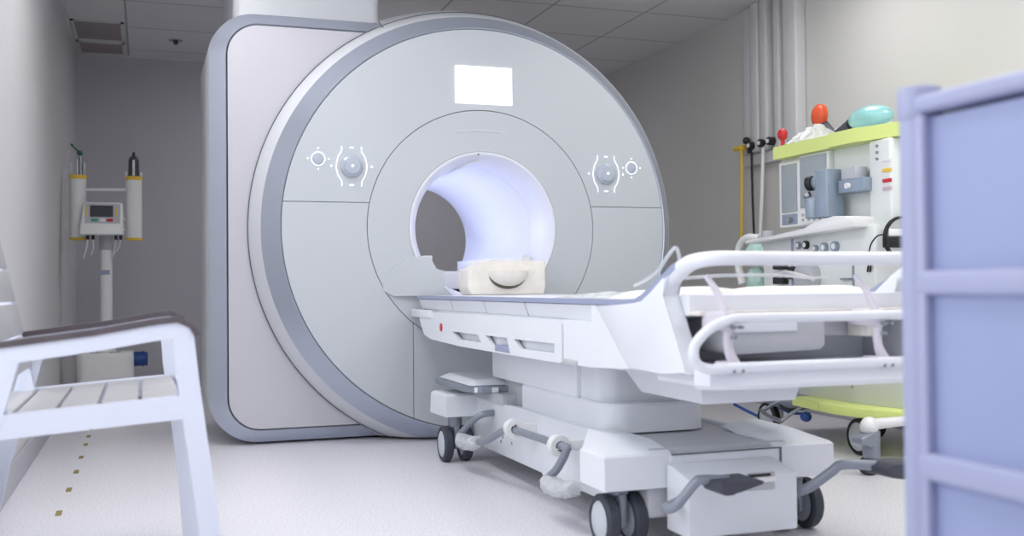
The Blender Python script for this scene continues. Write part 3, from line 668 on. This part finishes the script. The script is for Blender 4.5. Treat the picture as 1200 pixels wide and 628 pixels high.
for lb, m, pts, r in hoses:
    t = thing('gas_hose', pts[0], lb, 'hose', 'gas hoses on the right wall')
    MB().tube(pts, r, 10, 6).build('hose', m, t)
    if m == 'yellow': MB().cyl((3.36,5.50,1.515),(3.36,5.385,1.512),.016,n=14,bevel=.003).cyl((3.36,5.42,1.48),(3.36,5.42,1.515),.013,n=12).cyl((3.36,5.46,1.514),(3.42,5.46,1.514),.010,n=12).build('connector', 'yellow', t)
    elif m == 'black': MB().ball((3.345,5.345,1.545),.022,14).cyl((3.36,5.325,1.50),(3.42,5.325,1.50),.009,n=10).cyl((3.36,5.33,1.47),(3.36,5.33,1.51),.018,n=12).build('connector', 'black', t)
    else: MB().cyl((3.36,5.19,1.49),(3.36,5.19,1.53),.018,n=12,bevel=.003).build('connector', 'white', t)

# ------------------------------------------------------------------ anaesthesia machine
an = thing('anaesthesia_machine', (3.0, 3.7, 0), 'white anaesthesia machine with lime green trim, screens and gauges, on casters by the right wall', 'anaesthesia machine')
MB().prism('X', [(3.42,.93),(4.09,.955),(4.09,1.285),(3.42,1.262)], 2.74, 3.20, bevel=.012).build('upper_cabinet', 'anes', an)
MB().box(2.70, 2.80, 3.30, 3.43, .90, 1.262, .012).build('side_column', 'anes', an)
MB().box(2.80, 3.20, 3.30, 3.43, .90, 1.262, .012).build('side_panel', 'anes', an)
# lime top tray
lt = [(2.685,4.07),(2.685,3.66),(2.665,3.64),(2.665,3.47),(2.69,3.40),(2.72,3.27),(3.22,3.27),(3.22,4.07)]
MB().loft([[(x,y,1.262) for x,y in lt],[(x,y,1.318) for x,y in lt]]).build('top_tray', 'lime', an, 'lime green top edge')
# screens
def xpanel(y0,y1,z0,z1,x,d,nm,m,par,bv=.002): return MB().box(x-d,x,y0,y1,z0,z1,bv).build(nm,m,par)
s1 = xpanel(3.925,4.085,.955,1.25,2.742,.018,'screen_housing','white',an,.006)
xpanel(3.945,4.06,1.02,1.235,2.725,.006,'display','glassd',s1); xpanel(3.945,4.06,.965,1.012,2.725,.005,'control_pad','bluegrey',s1)
MB().cyl((2.72,3.985,.985),(2.70,3.985,.985),.012,n=14).build('selector_knob','steel',s1)
s2 = xpanel(3.70,3.915,.955,1.262,2.742,.030,'screen_housing','white',an,.006)
xpanel(3.715,3.90,1.03,1.25,2.713,.006,'display','glassd',s2)
kp = xpanel(3.715,3.90,.962,1.02,2.713,.005,'key_panel','white',s2)
for i, m in enumerate(('tablegrey','tablegrey','yellow','tablegrey')): MB().cyl((2.708,3.88-.04*i,1.0),(2.703,3.88-.04*i,1.0),.007,n=10).build('key',m,kp)
for i in range(4): MB().cyl((2.708,3.88-.04*i,.978),(2.703,3.88-.04*i,.978),.007,n=10).build('key','tablegrey',kp)
# vaporizer hung on its bracket
vp = MB().box(2.615,2.70,3.585,3.665,.972,1.168,.006).build('vaporizer','bluegrey',an,'blue-grey vaporizer block')
MB().cyl((2.645,3.70,1.12),(2.645,3.66,1.12),.030,.036,24,bevel=.004).build('vaporizer_dial','bluegrey',vp)
MB().cyl((2.625,3.725,1.118),(2.635,3.70,1.12),.031,n=24,bevel=.003).build('dial_ring','black',vp)
MB().cyl((2.622,3.732,1.118),(2.627,3.72,1.118),.020,n=24,bevel=.002).build('dial_cap','glassd',vp)
MB().cyl((2.63,3.695,.972),(2.63,3.695,1.055),.034,n=22,bevel=.003).build('filler','bluegrey',vp)
MB().cyl((2.625,3.72,1.06),(2.615,3.725,1.078),.018,n=14,bevel=.003).build('filler_cap','steel',vp)
MB().box(2.66,2.73,3.41,3.57,1.065,1.118,.003).build('mounting_bar','bluegrey',an)
MB().box(2.66,2.72,3.46,3.55,1.118,1.165,.003).build('mounting_block','tablegrey',an)
MB().cyl((2.66,3.50,1.09),(2.645,3.50,1.09),.012,n=12).build('mount_screw','white',an)
# console shelf with gauges
MB().hexa([(2.67,3.36,.66),(3.20,3.36,.66),(3.20,4.14,.66),(2.67,4.14,.66)],[(2.67,3.36,.93),(3.20,3.36,.93),(3.20,4.14,.905),(2.67,4.14,.905)],.01).build('console', 'anes', an)
MB().prism('X', [(4.18,.90),(3.72,.925),(3.66,.955),(3.52,.97),(3.40,.962),(3.40,.92),(4.18,.885)], 2.60, 2.80, bevel=.006).build('work_shelf', 'white', an)
for y, z, r, m in ((3.853,.866,.016,'steel'),(3.80,.866,.018,'black'),(3.735,.848,.016,'bluegrey'),(3.672,.850,.021,'bluegrey'),(3.60,.852,.021,'bluegrey')):
    g_ = MB().cyl((2.672,y,z),(2.655,y,z),r,n=20,bevel=.002).build('gauge', m, an)
    MB().cyl((2.655,y,z),(2.653,y,z),r*.6,n=16).build('gauge_face', 'white', g_)
MB().box(2.667,2.672,3.90,3.915,.68,.90).build('panel_joint', 'rail', an)
# absorber
ab = MB().cyl((2.675,3.77,.727),(2.62,3.77,.727),.066,n=36,bevel=.006).build('absorber', 'tablegrey', an, 'round translucent grey absorber lid')
for (y0,y1,z0,z1) in ((3.94,4.02,.765,.80),(3.94,4.02,.70,.735),(3.85,3.91,.755,.775),(3.85,3.91,.72,.73)): MB().box(2.64,2.672,y0,y1,z0,z1,.004).build('absorber_bracket','black',an)
MB().tube([(2.66,4.0,.745),(2.63,3.9,.752),(2.60,3.78,.742),(2.60,3.66,.72)],.008,8,6).build('absorber_hose','white',an)
# lower cabinet
MB().prism('Z', [(2.76,4.02),(2.74,3.60),(2.79,3.36),(3.22,3.34),(3.22,4.02)], .205, .665, bevel=.01).build('lower_cabinet', 'anesg', an)
MB().box(2.737,2.742,3.60,3.606,.27,.40).build('door_slot','tube',an)
MB().prism('Z', [(2.67,3.93),(2.655,3.72),(2.64,3.69),(2.63,3.60),(2.645,3.50),(2.68,3.40),(2.74,3.29),(3.25,3.27),(3.25,3.93)], .170, .208, bevel=.006).build('base_bumper', 'lime', an, 'lime green bottom bumper')
# hose reel and plug at the cart-facing side
rr = MB().lathe([(3.278,.074),(3.278,.084),(3.292,.084),(3.292,.074)], (2.735,.872), 'Y', 36).build('cable_reel','black',an)
MB().box(2.668,2.80,3.272,3.30,.878,.906,.004).build('reel_clamp','white',rr); MB().box(2.655,2.74,3.268,3.30,.835,.876,.004).build('reel_block','black',rr)
MB().tube([(2.66,3.285,.885),(2.635,3.30,.88),(2.62,3.32,.85),(2.625,3.34,.81),(2.66,3.38,.79)],.003,6,5).build('cable','black',rr)
xx = MB()
for y in (3.40,3.385): xx.tube([(2.664,y,.80),(2.660,y-.01,.77),(2.664,y,.745)],.004,6,4)
xx.build('hook_clip','black',an)
MB().box(2.664,2.672,3.487,3.495,.665,.80).box(2.655,2.672,3.50,3.56,.715,.722).build('tube_rack','tube',an)
for z, m in ((1.175,'white'),(1.135,'yellow'),(1.095,'red'),(1.065,'pink')):
    MB().box(2.696,2.702,3.296,3.345,z-.007,z+.007,.001).build('coloured_label', m, an)
for z in (1.235,1.21,1.185): MB().cyl((2.70,3.375,z),(2.694,3.375,z),.006,n=8).build('side_bolt','tube',an)
# casters and pedal bar
for x, y in ((2.80,4.24),(2.80,3.62),(3.15,3.98),(3.15,3.50)):
    dy = -.09 if y < 4 else 0
    c = MB().cyl((x,y,.10),(x,y,.175),.026,n=16).box(x-.05,x+.02,y+dy*.3-.03,y+dy*.3+.03,.06,.14,.01).build('caster','white',an)
    w = MB().lathe([(x-.062,.058),(x-.062,.069),(x-.056,.075),(x-.034,.075),(x-.028,.069),(x-.028,.058)], (y+dy*.5,.0755), 'X', 32).build('tyre','black',c)
    MB().cyl((x-.060,y+dy*.5,.0755),(x-.03,y+dy*.5,.0755),.0595,n=28,bevel=.004).build('wheel','hub',c)
MB().box(2.74,3.2,4.02,4.28,.135,.172,.006).build('chassis','tube',an)
pd = MB().tube([(2.70,4.22,.115),(2.66,4.10,.105),(2.65,3.98,.095)],.010,10,4).tube([(2.65,3.98,.095),(2.70,3.95,.14),(2.74,3.93,.165)],.008,8,4).tube([(2.70,4.20,.115),(2.74,4.14,.16),(2.78,4.10,.17)],.008,8,4).build('brake_pedal','steel',an)
MB().ball((2.70,3.87,.125),(.022,.03,.022),14).build('blue_cap','blue',an)
MB().tube([(2.74,3.95,.15),(2.73,4.05,.135),(2.75,4.15,.15)],.007,8,5).build('cable','black',an)
MB().tube([(2.76,3.93,.13),(2.745,4.05,.12),(2.76,4.18,.14)],.006,8,5).build('cable','bluehose',an)
# breathing circuit at the far end
bc = thing('breathing_circuit', (2.72, 4.24, .60), 'white breathing hose with mint green bag at the far end of the anaesthesia machine', 'breathing circuit')
w = MB().tube([(2.76,4.30,.915),(2.76,4.40,.925),(2.76,4.47,.90),(2.76,4.50,.84),(2.76,4.49,.77),(2.76,4.46,.70)],.020,14,10)
w.build('hose','white',bc)
MB().cyl((2.76,4.23,.89),(2.76,4.23,.95),.032,.028,20,bevel=.003).build('connector','tablegrey',bc)
w = MB().ball((2.76,4.31,.85),(.05,.09,.055),24).ball((2.76,4.33,.71),(.045,.06,.075),24)
for v in w.bm.verts: v.co += Vector((random.uniform(-1,1),random.uniform(-1,1),random.uniform(-1,1)))*.005
w.build('breathing_bag','mint',bc)
MB().cyl((2.76,4.23,.62),(2.76,4.23,.90),.022,n=16,bevel=.003).build('post','anesg',bc)
# wall side blue hose
bh_ = MB().tube([(2.86,4.72,.085),(2.90,4.66,.055),(2.96,4.60,.02),(3.05,4.62,.008),(3.2,4.8,.008)],.008,8,6)
solo(bh_, 'blue_hose', 'bluehose', (2.95,4.66,0), 'short blue hose curling on the floor behind the patient table', 'hose')

# ---- things on top of the machine
bv = thing('resuscitator_bag', (2.92, 3.70, 1.318), 'teal silicone resuscitator bag lying on top of the anaesthesia machine', 'resuscitator')
MB().ball((2.90,3.665,1.398),(.065,.125,.054),28).build('bag','teal',bv)
MB().cyl((2.90,3.84,1.378),(2.90,3.79,1.388),.022,.03,16).build('bag_neck','pedal',bv)
MB().tube([(2.90,3.93,1.352),(2.90,3.88,1.372),(2.90,3.83,1.38)],.018,12,4,radii=[.008,.016,.022]).build('valve','pedal',bv)
mk = thing('face_mask', (2.90, 3.97, 1.318), 'orange round face mask on a dark connector on top of the anaesthesia machine', 'face mask')
MB().ball((2.89,4.01,1.462),(.026,.048,.050),24).build('mask_cushion','orange',mk)
MB().lathe([(2.885,.040),(2.885,.052),(2.90,.054),(2.90,.040)],(4.01,1.462),'X',28).build('mask_rim','orange',mk)
MB().cyl((2.90,3.99,1.43),(2.90,3.91,1.352),.016,.02,16).build('connector','pedal',mk)
rb = MB().ball((2.72,4.045,1.374),(.022,.026,.028),18).cyl((2.72,4.045,1.318),(2.72,4.045,1.36),.009,n=10)
solo(rb,'red_knob','red',(2.72,4.045,1.318),'red round knob standing up at the far end of the anaesthesia machine top','knob')
pp = MB().hexa([(2.86,3.87,1.38),(2.862,3.87,1.38),(2.862,3.96,1.40),(2.86,3.96,1.40)],[(2.90,3.83,1.45),(2.902,3.83,1.45),(2.902,3.90,1.475),(2.90,3.90,1.475)])
fw = cloth(2.70, 3.05, 3.82, 4.00, 1.319, lambda u,v: .004+min(1,6*u,6*(1-u),6*v,6*(1-v))*(.045+.022*math.sin(8*u+3*v)+.014*math.sin(19*v-5*u)), 28)
for v in fw.bm.verts: v.co += Vector((random.uniform(-1,1),random.uniform(-1,1),random.uniform(-.3,1)))*.006
solo(fw,'plastic_wrap','film',(2.86,3.96,1.319),'crumpled clear plastic wrap on the machine top under the orange mask','plastic wrap')
fw = cloth(2.74, 3.08, 3.36, 3.76, 1.319, lambda u,v: .003+min(1,6*u,6*(1-u),6*v,6*(1-v))*(.012+.006*math.sin(9*u+3*v)+.005*math.sin(21*v-5*u)), 24)
solo(fw,'plastic_wrap','film',(2.9,3.56,1.319),'crumpled clear plastic wrap spread under the teal resuscitator bag','plastic wrap')

# ------------------------------------------------------------------ wheeled stand leg by the cart
ws = thing('wheeled_stand', (2.95, 3.05, 0), 'white-legged wheeled stand with grey caster, half hidden behind the lavender cart', 'stand')
MB().tube([(2.512,3.20,.182),(2.62,3.17,.192),(2.78,3.11,.205),(2.95,3.05,.21)],.020,14,5,radii=[.022,.018,.022,.03]).ball((2.505,3.20,.175),(.034,.034,.036),18).build('leg','white',ws)
c = MB().cyl((2.508,3.20,.158),(2.515,3.20,.050),.036,.030,20,bevel=.003).build('caster','tube',ws)
MB().hexa([(2.44,3.16,.118),(2.50,3.16,.10),(2.50,3.22,.10),(2.44,3.22,.118)],[(2.44,3.16,.140),(2.50,3.16,.160),(2.50,3.22,.160),(2.44,3.22,.140)],.006).build('brake_lever','tube',c)
MB().cyl((2.500,3.175,.032),(2.500,3.225,.032),.032,n=26,bevel=.006).build('wheel','dark',c)
MB().cyl((2.95,3.05,.03),(2.95,3.05,.95),.025,n=18).cyl((2.95,3.05,.17),(2.95,3.05,.25),.045,n=20,bevel=.004).build('post','white',ws)
MB().tube([(2.95,3.05,.2),(3.05,2.95,.17),(3.12,2.88,.05)],.018,12,4).tube([(2.95,3.05,.2),(3.0,3.12,.17),(3.05,3.20,.05)],.018,12,4).build('leg','white',ws)

# ------------------------------------------------------------------ lavender cart
ct = thing('storage_cart', (1.24, .87, 0), 'blurred lavender plastic storage cart close by on the right', 'cart')
X0, X1, Y0, Y1 = 1.0, 1.46, .52, 1.185
for x in (X0+.02, X1-.02):
    for y in (Y0+.02, Y1-.0):
        p_ = MB().cyl((x,y,.10),(x,y,.955),.027,n=28).cyl((x,y,.925),(x,y,.972),.0295,n=28,bevel=.005).build('corner_post','cart',ct)
        c = MB().cyl((x,y,.07),(x,y,.105),.016,n=14).build('caster','tube',ct)
        MB().cyl((x-.012,y,.04),(x+.012,y,.04),.04,n=24,bevel=.005).build('wheel','dark',c)
MB().prism('Z', rrect(X0+.012,X1-.012,Y0+.02,Y1-.005,.02,5), .12, .925).build('body','cartp',ct,'recessed lavender side panels')
for z0, z1, nm in ((.932,.957,'top_rim'),(.683,.718,'shelf_lip'),(.432,.470,'shelf_lip'),(.12,.16,'bottom_rim')):
    MB().box(X0-.004, X1+.004, Y0, Y1-.01, z0, z1, .008).build(nm,'cart',ct)
MB().box(X0-.002, X0+.014, Y1-.03, Y1-.002, .12, .93, .004).build('edge_strip','cart',ct)

# ------------------------------------------------------------------ lights
for x, y, k in LAMPS:
    L = bpy.data.lights.new('ceiling_lamp', 'AREA'); L.shape = 'SQUARE'; L.size = .56; L.energy = 1.85*k; L.color = (1,.985,.98); L.spread = math.radians(175)
    o = bpy.data.objects.new('ceiling_lamp', L); C.objects.link(o); o.location = (x, y, ZC-.016)
w = bpy.data.worlds.new('World'); bpy.context.scene.world = w; w.use_nodes = True
w.node_tree.nodes['Background'].inputs['Color'].default_value = (.93,.95,1,1)
w.node_tree.nodes['Background'].inputs['Strength'].default_value = .8

L = bpy.data.lights.new('added_window_light', 'AREA'); L.shape = 'RECTANGLE'; L.size = 3.0; L.size_y = 1.7; L.energy = 19; L.color = (.93,.96,1)  # added area light outside the unseen opening, brightens left-facing sides
o = bpy.data.objects.new('added_window_light', L); C.objects.link(o); o.location = (XL-.13, 2.07, 1.25)
o.rotation_euler = Matrix(((0,0,-1),(1,0,0),(0,-1,0))).transposed().to_euler() if 0 else (PI/2, 0, -PI/2)
# ------------------------------------------------------------------ camera
f = 1227.88; yaw, pitch, roll = .33758812, .01774664, -.00927428
Fv = Vector((math.sin(yaw)*math.cos(pitch), math.cos(yaw)*math.cos(pitch), math.sin(pitch)))
r0 = Vector((math.cos(yaw), -math.sin(yaw), 0)); u0 = r0.cross(Fv)
Rv = r0*math.cos(roll)+u0*math.sin(roll); Uv = u0*math.cos(roll)-r0*math.sin(roll)
cam = bpy.data.cameras.new('camera'); cam.sensor_width = 36; cam.lens = f*36/1200
cam.clip_start = .05; cam.clip_end = 60
cam.dof.use_dof = True; cam.dof.focus_distance = 4.2; cam.dof.aperture_fstop = 2.8
co = bpy.data.objects.new('camera', cam); C.objects.link(co)
co.matrix_world = Matrix(((Rv.x,Uv.x,-Fv.x,0),(Rv.y,Uv.y,-Fv.y,0),(Rv.z,Uv.z,-Fv.z,.70),(0,0,0,1)))
sc = bpy.context.scene; sc.camera = co
sc.view_settings.view_transform = 'Standard'; sc.view_settings.look = 'None'; sc.view_settings.gamma = 1
sc.view_settings.use_curve_mapping = False; sc.view_settings.exposure = 0.27
